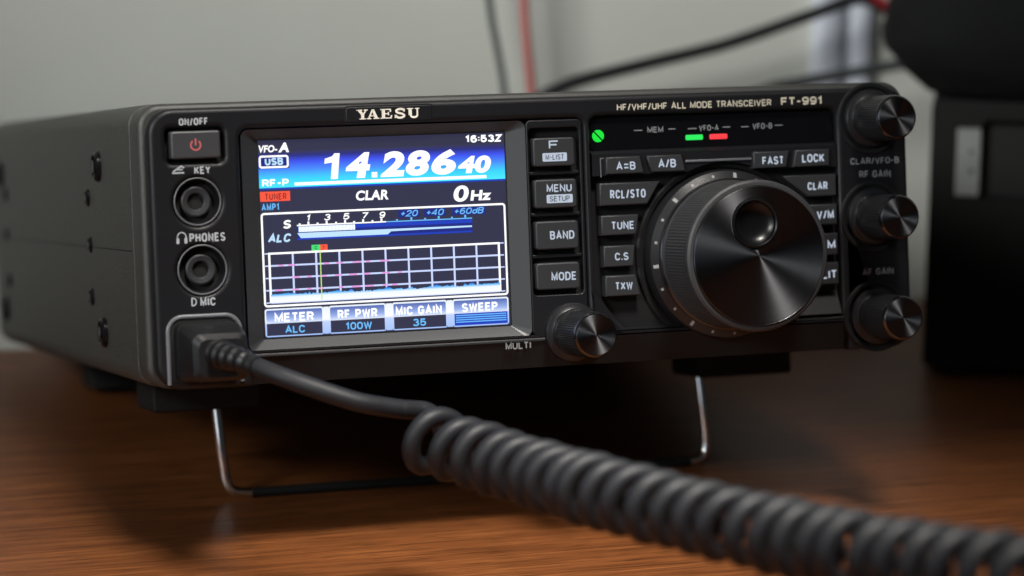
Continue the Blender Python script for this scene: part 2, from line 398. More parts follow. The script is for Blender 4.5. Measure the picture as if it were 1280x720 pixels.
# ---------------------------------------------------------------- room: wall and desk
def wall_mat():
    m = mat("wall_paint", (0.585, 0.58, 0.535), 0.75, bump=0.3, bscale=160, var=0.045, vscale=9)
def desk_mat():
    m = mat("desk_wood", (0.2, 0.08, 0.03), 0.34, spec=0.22); nt = m.node_tree; b = nt.nodes["Principled BSDF"]
    tc = nt.nodes.new("ShaderNodeTexCoord")
    mp = nt.nodes.new("ShaderNodeMapping"); mp.inputs["Scale"].default_value = (3.0, 110, 110); mp.inputs["Rotation"].default_value = (0, 0, R(1.5))
    nt.links.new(tc.outputs["Object"], mp.inputs["Vector"])
    n1 = nt.nodes.new("ShaderNodeTexNoise"); n1.inputs["Scale"].default_value = 3.0; n1.inputs["Detail"].default_value = 9; n1.inputs["Roughness"].default_value = 0.62; n1.inputs["Distortion"].default_value = 0.6
    nt.links.new(mp.outputs[0], n1.inputs["Vector"])
    mp2 = nt.nodes.new("ShaderNodeMapping"); mp2.inputs["Scale"].default_value = (14, 520, 520)
    nt.links.new(tc.outputs["Object"], mp2.inputs["Vector"])
    n2 = nt.nodes.new("ShaderNodeTexNoise"); n2.inputs["Scale"].default_value = 2.0; n2.inputs["Detail"].default_value = 5
    nt.links.new(mp2.outputs[0], n2.inputs["Vector"])
    mix = nt.nodes.new("ShaderNodeMix"); mix.data_type = 'FLOAT'; mix.inputs[0].default_value = 0.55
    nt.links.new(n1.outputs["Fac"], mix.inputs[2]); nt.links.new(n2.outputs["Fac"], mix.inputs[3])
    r = nt.nodes.new("ShaderNodeValToRGB"); e = r.color_ramp.elements
    e[0].position = 0.30; e[0].color = (0.050, 0.016, 0.006, 1)
    e[1].position = 0.70; e[1].color = (0.36, 0.128, 0.039, 1)
    k = e.new(0.5); k.color = (0.185, 0.060, 0.018, 1)
    nt.links.new(mix.outputs[0], r.inputs["Fac"])
    mp3 = nt.nodes.new("ShaderNodeMapping"); mp3.inputs["Scale"].default_value = (55, 800, 800)
    nt.links.new(tc.outputs["Object"], mp3.inputs["Vector"])
    n3 = nt.nodes.new("ShaderNodeTexNoise"); n3.inputs["Scale"].default_value = 1.6; n3.inputs["Detail"].default_value = 3
    nt.links.new(mp3.outputs[0], n3.inputs["Vector"])
    pr_ = nt.nodes.new("ShaderNodeMapRange"); pr_.inputs["From Min"].default_value = 0.30; pr_.inputs["From Max"].default_value = 0.46; pr_.inputs["To Min"].default_value = 0.45; pr_.inputs["To Max"].default_value = 1.0
    nt.links.new(n3.outputs["Fac"], pr_.inputs["Value"])
    n4 = nt.nodes.new("ShaderNodeTexNoise"); n4.inputs["Scale"].default_value = 14; n4.inputs["Detail"].default_value = 5
    nt.links.new(tc.outputs["Object"], n4.inputs["Vector"])
    p4 = nt.nodes.new("ShaderNodeMapRange"); p4.inputs["From Min"].default_value = 0.3; p4.inputs["From Max"].default_value = 0.7; p4.inputs["To Min"].default_value = 0.78; p4.inputs["To Max"].default_value = 1.12
    nt.links.new(n4.outputs["Fac"], p4.inputs["Value"])
    mm = nt.nodes.new("ShaderNodeMath"); mm.operation = 'MULTIPLY'; nt.links.new(pr_.outputs["Result"], mm.inputs[0]); nt.links.new(p4.outputs["Result"], mm.inputs[1])
    vm = nt.nodes.new("ShaderNodeVectorMath"); vm.operation = 'SCALE'; nt.links.new(r.outputs["Color"], vm.inputs[0]); nt.links.new(mm.outputs[0], vm.inputs["Scale"])
    nt.links.new(vm.outputs[0], b.inputs["Base Color"])
    mr = nt.nodes.new("ShaderNodeMapRange"); mr.inputs["To Min"].default_value = 0.50; mr.inputs["To Max"].default_value = 0.40
    nt.links.new(mix.outputs[0], mr.inputs["Value"]); nt.links.new(mr.outputs["Result"], b.inputs["Roughness"])
    bp = nt.nodes.new("ShaderNodeBump"); bp.inputs["Strength"].default_value = 0.15; bp.inputs["Distance"].default_value = 0.0004
    nt.links.new(mix.outputs[0], bp.inputs["Height"]); nt.links.new(bp.outputs["Normal"], b.inputs["Normal"])
wall_mat(); desk_mat()
WALL_Y = 228
tag(MB().box(-2500, 2500, WALL_Y, WALL_Y+100, -750, 1800, "wall_paint").build("wall", xf=WX), kind='structure')
dk = MB(); dk.box(-900, 900, -560, WALL_Y-1, -28, 0, "desk_wood", b=3)
tag(dk.build("desk", xf=WX), "reddish brown varnished wooden desk top under the radio, grain running sideways", "desk")

# ---------------------------------------------------------------- the transceiver
radio = empty("radio_transceiver", "black desktop radio transceiver with lit blue screen, propped on a wire stand", "radio", (0, 0, 0), (R(-9), 0, 0))
H = 76.7
# case: wrapped metal shell, rim ring and the dark groove between
c = MB()
c.prism(rrect(-2, 228, 0, 78.3, 6), 17.2, 270, "case_paint", 0.5)
c.prism(rrect(-1.2, 227.2, 0.8, 77.5, 5.5), 16.0, 17.6, "hole_black")
case = c.build("case", radio)
s = MB(); s.prism(rect(-2.04, -1.0, 37.8, 38.1), 17.6, 269.5, "hole_black"); s.build("seam", case)
rm = MB(); rm.prism(rrect(-1.8, 227.8, 0.1, 78.2, 6.5, 8), 5.2, 16.2, "rim_paint", 1.6); rm.build("rim", radio)
gp = MB(); gp.prism(rrect(0.8, 225.2, 0.8, 76.6, 6), 3.6, 6.0, "hole_black"); gp.build("gap_liner", radio)
def side_screw(y, z, r, h):
    b = MB()
    prof = [(0.0, -h), (r*0.45, -h), (r*0.45, -h*0.55), (r*0.62, -h*0.55), (r*0.8, -h*0.9), (r, -h*0.55), (r*1.03, 0.1)]
    n = 28; vs = []
    for rr, d in prof:
        for i in range(n):
            a = 2*math.pi*i/n; vs.append((-2+d, y+rr*math.cos(a), z+rr*math.sin(a)))
    b.add(vs, [[k*n+i, k*n+(i+1) % n, (k+1)*n+(i+1) % n, (k+1)*n+i] for k in range(len(prof)-1) for i in range(n)], "screw_black")
    b.build("screw", case)
for y, z, r, h in ((63.5, 61.7, 4.3, 1.9), (63.8, 13.4, 4.3, 1.9), (82.5, 52.6, 2.6, 1.0), (81.5, 38.6, 2.4, 0.8), (82.0, 23.1, 2.5, 1.0),
                   (250, 60, 4.3, 1.9), (241.5, 53.0, 2.6, 1.0), (243.5, 39.1, 2.4, 0.8), (240.5, 23.2, 2.5, 1.0), (250, 13.0, 4.3, 1.9)):
    side_screw(y, z, r, h)
# speaker slots on the lid
for i in range(9):
    MB().prism(rrect(150+i*6, 153+i*6, 78.26, 78.34, 0.03, 1), 60, 120, "hole_black").build("lid_slot", case)

# front panel with its openings
DISP = rrect(25.4, 125.2, 9.4, 70.6, 2.6)
CTRL = [(127.3, 22), (131.5, 15.5), (136, 10.2), (203.6, 10.2)] + [p for p in rrect(127.3, 203.6, 10.2, 70.8, 2.6) if p[1] > 30]
PWR = rrect(4.8, 20.9, 61.9, 71.4, 1.6)
p = MB()
_o = rrect(0, 226, 0, H, 7, 8)
# the lower edge between the socket and the knob column slopes back: leave room for it
_o = [(205.5, 0.0)] + _o + [(26.5, 0.0), (26.5, 8.2), (205.5, 8.2)]
p.plate([_o, DISP, CTRL, PWR, circ(13.0, 51.2, 6.5), circ(13.6, 32.6, 6.8)], 0, 5.0, "panel_plastic", 1.5, 4)
panel = p.build("front_panel", radio, sharp=40)
bk = MB(); bk.prism(rrect(2, 224, 2, H-2, 5), 7.4, 8.6, "hole_black"); bk.build("panel_backing", panel)
ch = MB()
ch.add([(26.4, 0.25, 8.25), (205.6, 0.25, 8.25), (26.4, 3.4, 0.2), (205.6, 3.4, 0.2), (26.4, 5.0, 0.2), (205.6, 5.0, 0.2), (26.4, 5.0, 8.25), (205.6, 5.0, 8.25)],
       [[0, 1, 3, 2], [2, 3, 5, 4], [0, 2, 4, 6], [1, 7, 5, 3], [0, 6, 7, 1]], "panel_dark")
ch.build("chin", panel)
# dishes round the knobs of the right column
KN = [(214.4, 67.5), (214.4, 38.8), (214.5, 9.7)]
for x, z in KN:
    MB().lathe(x, z, [(10.6, -0.05), (10.2, -0.5), (9.4, -0.45), (8.9, -0.05)], "panel_dark", 48).build("knob_surround", panel)
# raised frame round the microphone socket
def arch(x0, x1, z0, z1, r):
    pts = [(x0, z0)]
    for i in range(9): t = R(180-90*i/8); pts.append((x0+r+r*math.cos(t), z1-r+r*math.sin(t)))
    for i in range(9): t = R(90-90*i/8); pts.append((x1-r+r*math.cos(t), z1-r+r*math.sin(t)))
    return pts+[(x1, z0)]
ar = arch(3.2, 23.4, 1.6, 20.0, 4.2)
MB().tube([(q[0], -0.1, q[1]) for q in ar], 0.62, "frame_line", 10).build("socket_frame", panel)

MB().prism(rrect(3.7, 23.0, 1.6, 19.6, 3.6), -0.08, 0.4, "hole_black").build("socket_throat", panel)
# jacks
def jack(cx, cz, r):
    b = MB()
    b.lathe(cx, cz, [(r, 0.5), (r-0.35, 1.4), (r-0.9, 4.2), (r-1.0, 4.2), (4.3, 4.3), (4.2, 2.3), (3.7, 2.0), (2.6, 2.2), (2.2, 2.6), (2.1, 7.3), (0.0, 7.3)], "panel_dark", 48,
            mats=["panel_plastic", "panel_plastic", "panel_dark", "panel_dark", "button_rubber", "button_rubber", "button_rubber", "button_rubber", "hole_black", "hole_black"])
    b.lathe(cx, cz, [(r+0.35, -0.02), (r+0.1, -0.22), (r-0.15, 0.1)], "frame_line", 48)
    return b.build("jack", radio)
tag(jack(13.0, 51.2, 6.3), "round key jack socket, the upper of two"); tag(jack(13.6, 32.6, 6.6), "round headphone jack socket, the lower of two")

# name badge
bd = MB(); bd.prism(rrect(55.6, 80.6, 71.3, 75.6, 0.8), -0.34, 0.5, "panel_plastic", 0.3)
bd.stroke(rrect(55.45, 80.75, 71.15, 75.75, 0.9), 0.35, -0.02, "panel_dark", True)
badge = bd.build("name_badge", panel)
L = MB(); yb = -0.55
def serif_letter(kind, x0, x1, z0, z1):
    W_, h = x1-x0, z1-z0; T, t = 0.26*W_, 0.13*W_
    X = lambda a: x0+a*W_
    Z = lambda a: z0+a*h
    def bar(*q): L.prism([(X(a), Z(b)) for a, b in q], yb, -0.2, "letter_silver")
    def wedge(q): bar(*q)
    if kind == 'Y':
        bar((0.10, 0.95), (0.42, 0.42), (0.66, 0.42), (0.40, 0.95)); bar((0.50, 0.42), (0.62, 0.42), (0.92, 0.95), (0.78, 0.95)); bar((0.40, 0.08), (0.66, 0.08), (0.66, 0.46), (0.40, 0.46))
        bar((0, 0.90), (0.50, 0.90), (0.50, 1), (0, 1)); bar((0.66, 0.90), (1.0, 0.90), (1.0, 1), (0.66, 1)); bar((0.26, 0), (0.80, 0), (0.80, 0.10), (0.26, 0.10))
    if kind == 'A':
        bar((0.10, 0.05), (0.22, 0.05), (0.56, 1), (0.44, 1)); bar((0.64, 0.05), (0.92, 0.05), (0.60, 1), (0.42, 1)); bar((0.24, 0.28), (0.74, 0.28), (0.74, 0.38), (0.24, 0.38))
        bar((0, 0), (0.36, 0), (0.36, 0.10), (0, 0.10)); bar((0.54, 0), (1.0, 0), (1.0, 0.10), (0.54, 0.10))
    if kind == 'E':
        bar((0.12, 0), (0.38, 0), (0.38, 1), (0.12, 1)); bar((0, 0), (0.95, 0), (0.95, 0.11), (0, 0.11)); bar((0, 0.89), (0.90, 0.89), (0.90, 1), (0, 1)); bar((0.38, 0.45), (0.70, 0.45), (0.70, 0.56), (0.38, 0.56))
        bar((0.80, 0.11), (0.95, 0.11), (1.0, 0.34), (0.90, 0.34)); bar((0.78, 0.89), (0.80, 0.68), (0.90, 0.68), (0.90, 0.89)); bar((0.62, 0.34), (0.72, 0.34), (0.72, 0.68), (0.62, 0.68))
    if kind == 'S':
        pts = [(X(0.86), Z(0.74)), (X(0.70), Z(0.92)), (X(0.40), Z(0.93)), (X(0.18), Z(0.77)), (X(0.30), Z(0.58)), (X(0.68), Z(0.44)), (X(0.84), Z(0.24)), (X(0.62), Z(0.07)), (X(0.34), Z(0.07)), (X(0.12), Z(0.28))]
        sp_ = spline([(a, 0, b) for a, b in pts], 5)
        L.stroke([(q.x, q.z) for q in sp_], 0.17*W_, yb, "letter_silver")
        bar((0.80, 0.66), (0.90, 0.66), (0.90, 1), (0.80, 0.96)); bar((0.05, 0.02), (0.15, 0.04), (0.15, 0.36), (0.05, 0.36))
    if kind == 'U':
        bar((0.12, 0.30), (0.38, 0.30), (0.38, 0.92), (0.12, 0.92)); bar((0.76, 0.30), (0.88, 0.30), (0.88, 0.92), (0.76, 0.92)); bar((0, 0.90), (0.50, 0.90), (0.50, 1), (0, 1)); bar((0.64, 0.90), (1.0, 0.90), (1.0, 1), (0.64, 1))
        sp_ = spline([(X(0.25), 0, Z(0.34)), (X(0.34), 0, Z(0.13)), (X(0.56), 0, Z(0.06)), (X(0.74), 0, Z(0.13)), (X(0.82), 0, Z(0.34))], 5)
        L.stroke([(q.x, q.z) for q in sp_], 0.16*W_, yb, "letter_silver")
for k, (a, b) in zip("YAESU", ((58.6, 61.9), (61.5, 65.1), (65.5, 68.9), (69.4, 72.9), (73.2, 76.8))):
    serif_letter(k, a, b, 72.1, 74.8)
L.build("badge_letters", radio, sharp=30)

# printed lettering on the panel
yp = -0.04
def pt(s, x0, z0, x1, z1, m="print_grey", **k): MB().text(s, x0, z0, x1, z1, yp, m, **k).build("printed_label", panel, smooth=False)
pt("ON/OFF", 8.7, 72.0, 16.8, 74.0)
pt("KEY", 12.4, 58.7, 16.9, 60.8)
pt("PHONES", 10.3, 40.2, 20.3, 42.6)
pt("MIC", 12.6, 22.7, 16.9, 25.0)
pt("HF/VHF/UHF ALL MODE TRANSCEIVER", 135.5, 72.2, 183.2, 74.1, "print_gold", bold=0.02)
pt("FT-991", 186.2, 72.1, 199.3, 74.5, "print_gold", bold=0.045)
pt("CLAR/VFO-B", 207.6, 54.2, 223.2, 56.1, "print_dim"); pt("RF GAIN", 210.3, 50.2, 220.4, 52.3, "print_dim"); pt("AF GAIN", 210.4, 21.6, 220.4, 23.6, "print_dim")
pt("MULTI", 99.6, 5.9, 107.2, 7.9, "print_dim")
# key, headphone and microphone signs
t = MB(); t.stroke([(6.3, 59.2), (9.6, 59.2)], 0.42, yp, "print_grey"); t.stroke([(6.6, 59.6), (8.9, 61.0), (9.6, 60.5)], 0.42, yp, "print_grey"); t.stroke([(7.4, 60.1), (9.2, 60.1)], 0.35, yp, "print_grey")
t.build("printed_symbol", panel, smooth=False); t = MB(); t.stroke([(8.2+1.25*math.cos(R(a)), 41.5+1.5*math.sin(R(a))) for a in range(-10, 191, 20)], 0.32, yp, "print_grey")
t.prism(rrect(6.7, 7.5, 39.9, 41.5, 0.3, 3), yp, 0, "print_grey"); t.prism(rrect(8.9, 9.7, 39.9, 41.5, 0.3, 3), yp, 0, "print_grey")
t.build("printed_symbol", panel, smooth=False); t = MB(); t.stroke([(10.3, 22.9), (10.3, 25.0)], 0.4, yp, "print_grey"); t.stroke([(10.3, 25.0)] + [(10.5+1.0*math.cos(R(a)), 23.95+1.05*math.sin(R(a))) for a in range(80, -81, -20)] + [(10.3, 22.9)], 0.36, yp, "print_grey")
t.build("printed_symbol", panel, smooth=False)
for (x0, x1, z) in ((212.9, 217.6, 49.0), (213.2, 217.4, 20.2)):
    MB().prism(rrect(x0, x1, z-0.14, z+0.14, 0.1, 2), -0.12, 0.2, "panel_dark").build("index_mark", panel)

# power button
b = MB(); b.prism(rrect(6.0, 19.8, 62.9, 70.5, 0.7), -1.2, 6.5, "power_button", 0.6)
ic = [(12.85+1.35*math.cos(R(a)), 66.6+1.35*math.sin(R(a))) for a in range(125, 416, 15)]
b.stroke(ic, 0.42, -1.24, "power_red"); b.stroke([(12.85, 66.5), (12.85, 68.4)], 0.42, -1.24, "power_red")
tag(b.build("power_button", radio), "square power button with red symbol")
# the bright chip at the corner of the power button
# display: sloped bezel, lit panel, graphics
X0, X1, Z0, Z1, YS = 31.2, 102.5, 12.7, 67.25, 3.5
bz = MB()
outer = rrect(25.9, 108.0, 9.3, 70.3, 2.2, 6); inner = rrect(X0-0.1, X1+0.1, Z0-0.1, Z1+0.1, 0.35, 6)
n = len(outer)
vs = [(q[0], 0.9, q[1]) for q in outer]+[(q[0], YS+0.3, q[1]) for q in inner]+[(q[0], 5.2, q[1]) for q in outer]
bz.add(vs, [[i, (i+1) % n, n+(i+1) % n, n+i] for i in range(n)]+[[i, 2*n+i, 2*n+(i+1) % n, (i+1) % n] for i in range(n)], "bezel_plastic")
bz.build("display_bezel", radio, sharp=20)
ds = MB(); ds.prism(rect(X0, X1, Z0, Z1), YS, 6.5, "gloss_black", cap="scr_ground")
disp = ds.build("display_screen", radio)
g = MB()
def gy(k): return YS-0.02-0.02*k
def gr(x0, x1, z0, z1, m, k=1): g.flat(rect(x0, x1, z0, z1), gy(k), m)
def gf(s, x0, z0, x1, z1, m="scr_white", k=4, **kw): g.ftext(s, x0, z0, x1, z1, gy(k), m, **kw)
def gt(s, x0, z0, x1, z1, m="scr_white", k=4, **kw): g.text(s, x0, z0, x1, z1, gy(k), m, **kw)
# frequency band
gr(X0, X1, 54.1, 64.2, "scr_band")
gr(X0, X1, 53.6, 54.1, "scr_blue")
gf("VFO-", 31.4, 63.9, 36.7, 65.9, bold=0.035, shear=0.15); gf("A", 36.9, 63.8, 40.0, 66.5, bold=0.05, shear=0.15)
gr(X0+0.1, 39.9, 59.4, 63.2, "scr_navy", 2)
g.stroke(rrect(31.6, 39.5, 59.8, 62.8, 0.5, 3), 0.55, gy(4), "scr_white", True); gt("USB", 33.0, 60.3, 38.2, 62.4, "scr_paleblue", bold=0.06)
gt("RF-P", 32.0, 54.4, 39.6, 56.5, bold=0.05)
gr(41.2, 96.9, 54.5, 55.35, "scr_white", 3)
FB = dict(bold=0.05, shear=0.16)
g.flat([(51.6, 55.9), (53.6, 55.9), (54.4, 63.0), (52.9, 63.0), (52.2, 62.2), (50.1, 61.6), (49.9, 60.2), (52.1, 60.5)], gy(4), "scr_white")
for s_, a, b_ in (("4", 55.9, 63.1), ("2", 65.9, 73.0), ("8", 73.3, 80.5), ("6", 80.8, 88.0)):
    gf(s_, a, 55.9, b_, 63.0, **FB)
gr(63.4, 65.0, 55.9, 57.4, "scr_white", 4)
gf("40", 88.6, 56.0, 98.4, 60.9, **FB)
gt("16:53Z", 91.0, 64.6, 101.8, 66.7, bold=0.06)
gr(31.3, 39.8, 50.4, 53.1, "scr_orange", 2); gt("TUNER", 32.6, 50.8, 38.8, 52.6, "scr_rust", bold=0.02)
gt("AMP1", 31.6, 47.9, 36.6, 49.8, "scr_sky", bold=0.02)
gf("CLAR", 58.6, 49.6, 68.0, 52.4, bold=0.035, shear=0.12)
gf("0", 87.0, 48.1, 91.5, 52.7, bold=0.03, shear=0.12); gf("Hz", 91.9, 48.3, 98.2, 51.2, bold=0.04, shear=0.12)
# meter frame
g.stroke(rrect(31.5, 101.9, 21.5, 47.0, 0.7, 4), 0.55, gy(4), "scr_white", True)
gt("S", 37.3, 42.7, 40.0, 45.1, bold=0.05, shear=0.2); gt("ALC", 32.9, 39.0, 39.9, 41.4, "scr_paleblue", bold=0.05, shear=0.25)
for s_, a, b_ in (("1", 44.0, 45.5), ("3", 49.1, 51.3), ("5", 54.5, 56.8), ("7", 59.8, 62.0), ("9", 64.9, 67.1)):
    gt(s_, a, 44.5, b_, 46.3, bold=0.03, shear=0.25)
for s_, a, b_ in (("+20", 71.1, 76.6), ("+40", 78.6, 84.2), ("+60dB", 86.8, 96.0)):
    gr(a-0.4, b_+0.3, 44.4, 46.6, "scr_navy", 1); gt(s_, a, 44.6, b_, 46.4, "scr_sky", bold=0.02, shear=0.3)
gr(41.4, 92.2, 39.8, 43.6, "scr_navy", 1)
gr(41.4, 67.0, 43.25, 43.6, "scr_white", 3); gr(67.0, 92.2, 43.25, 43.55, "scr_sky", 3)
for i, x in enumerate((42.2, 44.7, 47.3, 49.9, 52.6, 55.2, 57.8, 60.4, 63.1, 65.7, 70.2, 74.4, 78.4, 82.4, 86.3, 90.2)):
    gr(x-0.28, x+0.28, 43.6, 44.4 if i % 2 else 44.0, "scr_white" if i < 10 else "scr_sky", 3)
for i in range(40): gr(41.9+i*0.405, 42.2+i*0.405, 41.6, 43.1, "scr_white", 3)
gr(41.8, 58.0, 41.6, 43.1, "scr_sky", 2); gr(58.0, 92.2, 42.1, 43.1, "scr_blue", 2)
g.flat([(42.4, 39.9), (67.4, 39.9), (68.4, 40.7), (92.1, 40.9), (92.1, 41.35), (41.4, 41.35)], gy(3), "scr_paleblue")
gr(41.4, 92.2, 39.4, 39.9, "scr_blue", 2)
# spectrum scope
GX0, GX1, GZ0, GZ1 = 33.2, 99.8, 22.4, 36.0
gr(GX0-1.6, GX1+1.6, GZ0-0.3, GZ1+0.2, "scr_ground", 1)
for i in range(11):
    x = GX0+(GX1-GX0)*i/10; gr(x-0.27, x+0.27, GZ0, GZ1, "scr_line", 3)
for i in range(5):
    z = GZ0+(GZ1-GZ0)*i/4; gr(GX0, GX1, z-0.24, z+0.24, "scr_line", 3)
    gr(31.9, 33.0, z-0.18, z+0.18, "scr_line", 3); gr(100.0, 101.3, z-0.18, z+0.18, "scr_line", 3)
    for k in range(9):
        if 0 < i < 4 and random.random() < 0.75:
            x = GX0+2+k*4.2+random.uniform(-1, 1)
            if x < 75: gr(x, x+random.uniform(1.2, 2.6), z-0.2, z+0.2, "scr_pink", 4)
gr(GX0-0.25, GX1+0.25, GZ1-0.28, GZ1+0.28, "scr_white", 4); gr(GX0-0.3, GX0+0.3, GZ0, GZ1, "scr_white", 4); gr(GX1-0.3, GX1+0.3, GZ0, GZ1, "scr_white", 4)
top = []
for i in range(134):
    x = GX0+(GX1-GX0)*i/133
    top.append((x, 24.6+random.choice((-0.3, -0.1, 0.1, 0.35, 0.8))*random.random()+0.2*math.sin(i*0.21)))
g.add([(q[0], gy(5), q[1]) for q in top]+[(q[0], gy(5), GZ0) for q in top], [[i, i+1, 134+i+1, 134+i] for i in range(133)], "scr_noise")
gr(45.3, 47.75, 36.2, 37.9, "scr_green", 3); gr(47.75, 49.9, 36.2, 37.9, "scr_orange", 3)
gt("C", 46.2, 36.6, 47.0, 37.5, "scr_navy", 4); gt("T", 48.4, 36.6, 49.2, 37.5, "scr_rust", 4)
gr(47.55, 47.85, 22.6, 36.2, "scr_yellow", 6)
# soft keys
for (a, b_, s1, x0, x1, s2, x2, x3) in ((31.3, 48.0, "METER", 34.0, 45.2, "ALC", 36.9, 42.6), (49.5, 66.0, "RF PWR", 52.0, 63.5, "100W", 54.2, 61.8),
                                        (67.8, 83.9, "MIC GAIN", 68.8, 82.3, "35", 73.7, 77.6), (85.5, 102.1, "SWEEP", 88.2, 98.8, None, 0, 0)):
    g.flat(rrect(a, b_, 12.95, 20.75, 0.7, 4), gy(1), "scr_keyline")
    g.flat(rrect(a+0.4, b_-0.4, 16.65, 20.3, 0.4, 3), gy(2), "scr_key")
    gr(a+0.45, b_-0.45, 13.3, 16.65, "scr_blue" if s2 is None else "scr_ground", 3)
    gt(s1, x0, 17.0, x1, 19.5, bold=0.045, k=5)
    if s2: gt(s2, x2, 13.8, x3, 15.9, "scr_sky", bold=0.03, k=5)
    else:
        for q in range(4): gr(a+0.8, b_-0.8, 14.1+q*0.62, 14.4+q*0.62, "scr_sky", 4)
gr(48.0, 49.5, 13.1, 20.6, "scr_keyline", 1); gr(66.0, 67.8, 13.1, 20.6, "scr_keyline", 1); gr(83.9, 85.5, 13.1, 20.6, "scr_keyline", 1)
g.build("screen_graphics", disp, smooth=False)

# button column beside the display
wl = MB(); wl.plate([rrect(108.2, 125.0, 9.3, 70.3, 1.5), rrect(108.9, 124.0, 20.7, 68.0, 1.2)], 0.8, 3.2, "panel_plastic", 0.35, 2)
for z in (55.2, 43.5, 31.7): wl.box(109.0, 123.9, 1.4, 4.4, z-0.5, z+0.5, "panel_plastic", b=0.25)
wl.prism(rect(108.9, 124.0, 20.7, 68.0), 4.4, 5.6, "hole_black"); wl.build("button_column", radio)
def button(outline, legends, label, y0=-0.1, y1=4.6, boxed=None):
    b = MB(); b.prism(outline, y0, y1, "button_rubber", 0.45)
    for (s_, a, z, a2, z2) in legends: b.text(s_, a, z, a2, z2, y0-0.035, "legend_lit", bold=0.022)
    if boxed:
        s_, a, z, a2, z2 = boxed
        b.prism(rrect(a, a2, z, z2, 0.35, 3), y0-0.03, y0, "legend_lit"); b.text(s_, a+0.9, z+0.45, a2-0.9, z2-0.45, y0-0.06, "legend_dark", bold=0.0)
    o = b.build("push_button", radio); tag(o, label); return o
def qd(x0, x1, z0, z1): return rrect(x0, x1, z0, z1, 0.9, 4)
button(qd(109.9, 122.3, 57.1, 65.2), [("F", 114.6, 62.0, 117.5, 64.4)], "button marked F over a white strip", boxed=("M-LIST", 112.6, 58.5, 119.9, 60.9))
button(qd(109.9, 122.5, 45.3, 53.4), [("MENU", 113.5, 49.8, 121.0, 52.0)], "button marked MENU over a white strip", boxed=("SETUP", 113.4, 46.7, 121.2, 49.1))
button(qd(109.8, 122.6, 33.6, 41.6), [("BAND", 114.0, 36.4, 121.3, 38.8)], "button marked BAND")
button(qd(109.6, 122.6, 22.2, 29.8), [("MODE", 114.0, 24.7, 121.5, 27.1)], "button marked MODE")

# right hand control field
cf = MB()
cf.prism([(126.5, 7.5), (204.5, 7.5), (204.5, 72), (126.5, 72)], 3.4, 5.4, "panel_dark")
cf.build("control_field", radio)
# sloped shoulder under the indicator strip, with its edge highlight built in as a paler bar
sh = MB()
sh.add([(127.6, 3.3, 61.4), (203.4, 3.3, 61.4), (203.4, 0.4, 60.0), (127.6, 0.4, 60.0)], [[0, 1, 2, 3]], "panel_plastic")
_a = [(167.7+26.6*math.cos(R(q)), 29.9+26.6*math.sin(R(q))) for q in range(115, 64, -3)]
_low = [(127.6, 53.8)] + _a + [(203.4, 53.8)]
sh.prism(_low + [(203.4, 60.0), (127.6, 60.0)], 0.4, 3.3, "panel_plastic")
sh.prism(rect(156.0, 176.4, 56.75, 57.45), -0.1, 0.6, "frame_line", 0.2)
sh.stroke([(130.1, 53.4), (130.1, 58.8), (131.2, 58.8)], 0.3, 0.34, "frame_line")
sh.build("control_shoulder", radio)
ip = MB(); ip.prism(rrect(127.8, 203.3, 60.9, 70.5, 1.6), 2.3, 4.0, "gloss_black", 0.2)
indw = ip.build("indicator_window", radio)
im = MB(); yi = 2.25
for x0, s_, x1, a, b_ in ((141.3, "MEM", 150.5, 145.5, 149.9), ):
    pass
for (la, lb, s_, ta, tb, ra, rb) in ((141.3, 143.9, "MEM", 145.4, 150.3, 151.8, 154.0), (157.9, 160.6, "VFO-A", 161.3, 167.4, 168.6, 171.0), (174.4, 176.8, "VFO-B", 178.0, 184.2, 184.9, 187.5)):
    im.stroke([(la, 66.4), (lb, 66.4)], 0.3, yi, "print_dim"); im.stroke([(ra, 66.5), (rb, 66.5)], 0.3, yi, "print_dim")
    im.text(s_, ta, 65.6, tb, 67.3, yi, "print_dim", bold=0.03)
im.build("indicator_lettering", indw, smooth=False)
MB().prism(rrect(157.1, 162.4, 63.1, 64.6, 0.35, 3), 2.0, 2.6, "led_green", 0.15).build("green_indicator", indw)
MB().prism(rrect(164.5, 170.0, 63.1, 64.6, 0.35, 3), 2.0, 2.6, "led_red", 0.15).build("red_indicator", indw)
lamp = MB()
lp = circ(130.3, 65.2, 1.75, 28)
def clip_half(poly, sgn):
    nx, nz = 0.72*sgn, 0.69*sgn; out = []
    f = lambda q: (q[0]-130.3)*nx+(q[1]-65.2)*nz-0.24
    for i in range(len(poly)):
        a_, b2 = poly[i-1], poly[i]; fa, fb = f(a_), f(b2)
        if fa*fb < 0: k = fa/(fa-fb); out.append((a_[0]+(b2[0]-a_[0])*k, a_[1]+(b2[1]-a_[1])*k))
        if fb >= 0: out.append(b2)
    return out
lamp.prism(clip_half(lp, 1), 2.0, 2.6, "lamp_green"); lamp.prism(clip_half(lp, -1), 2.0, 2.6, "lamp_green")
lamp.build("busy_lamp", indw)

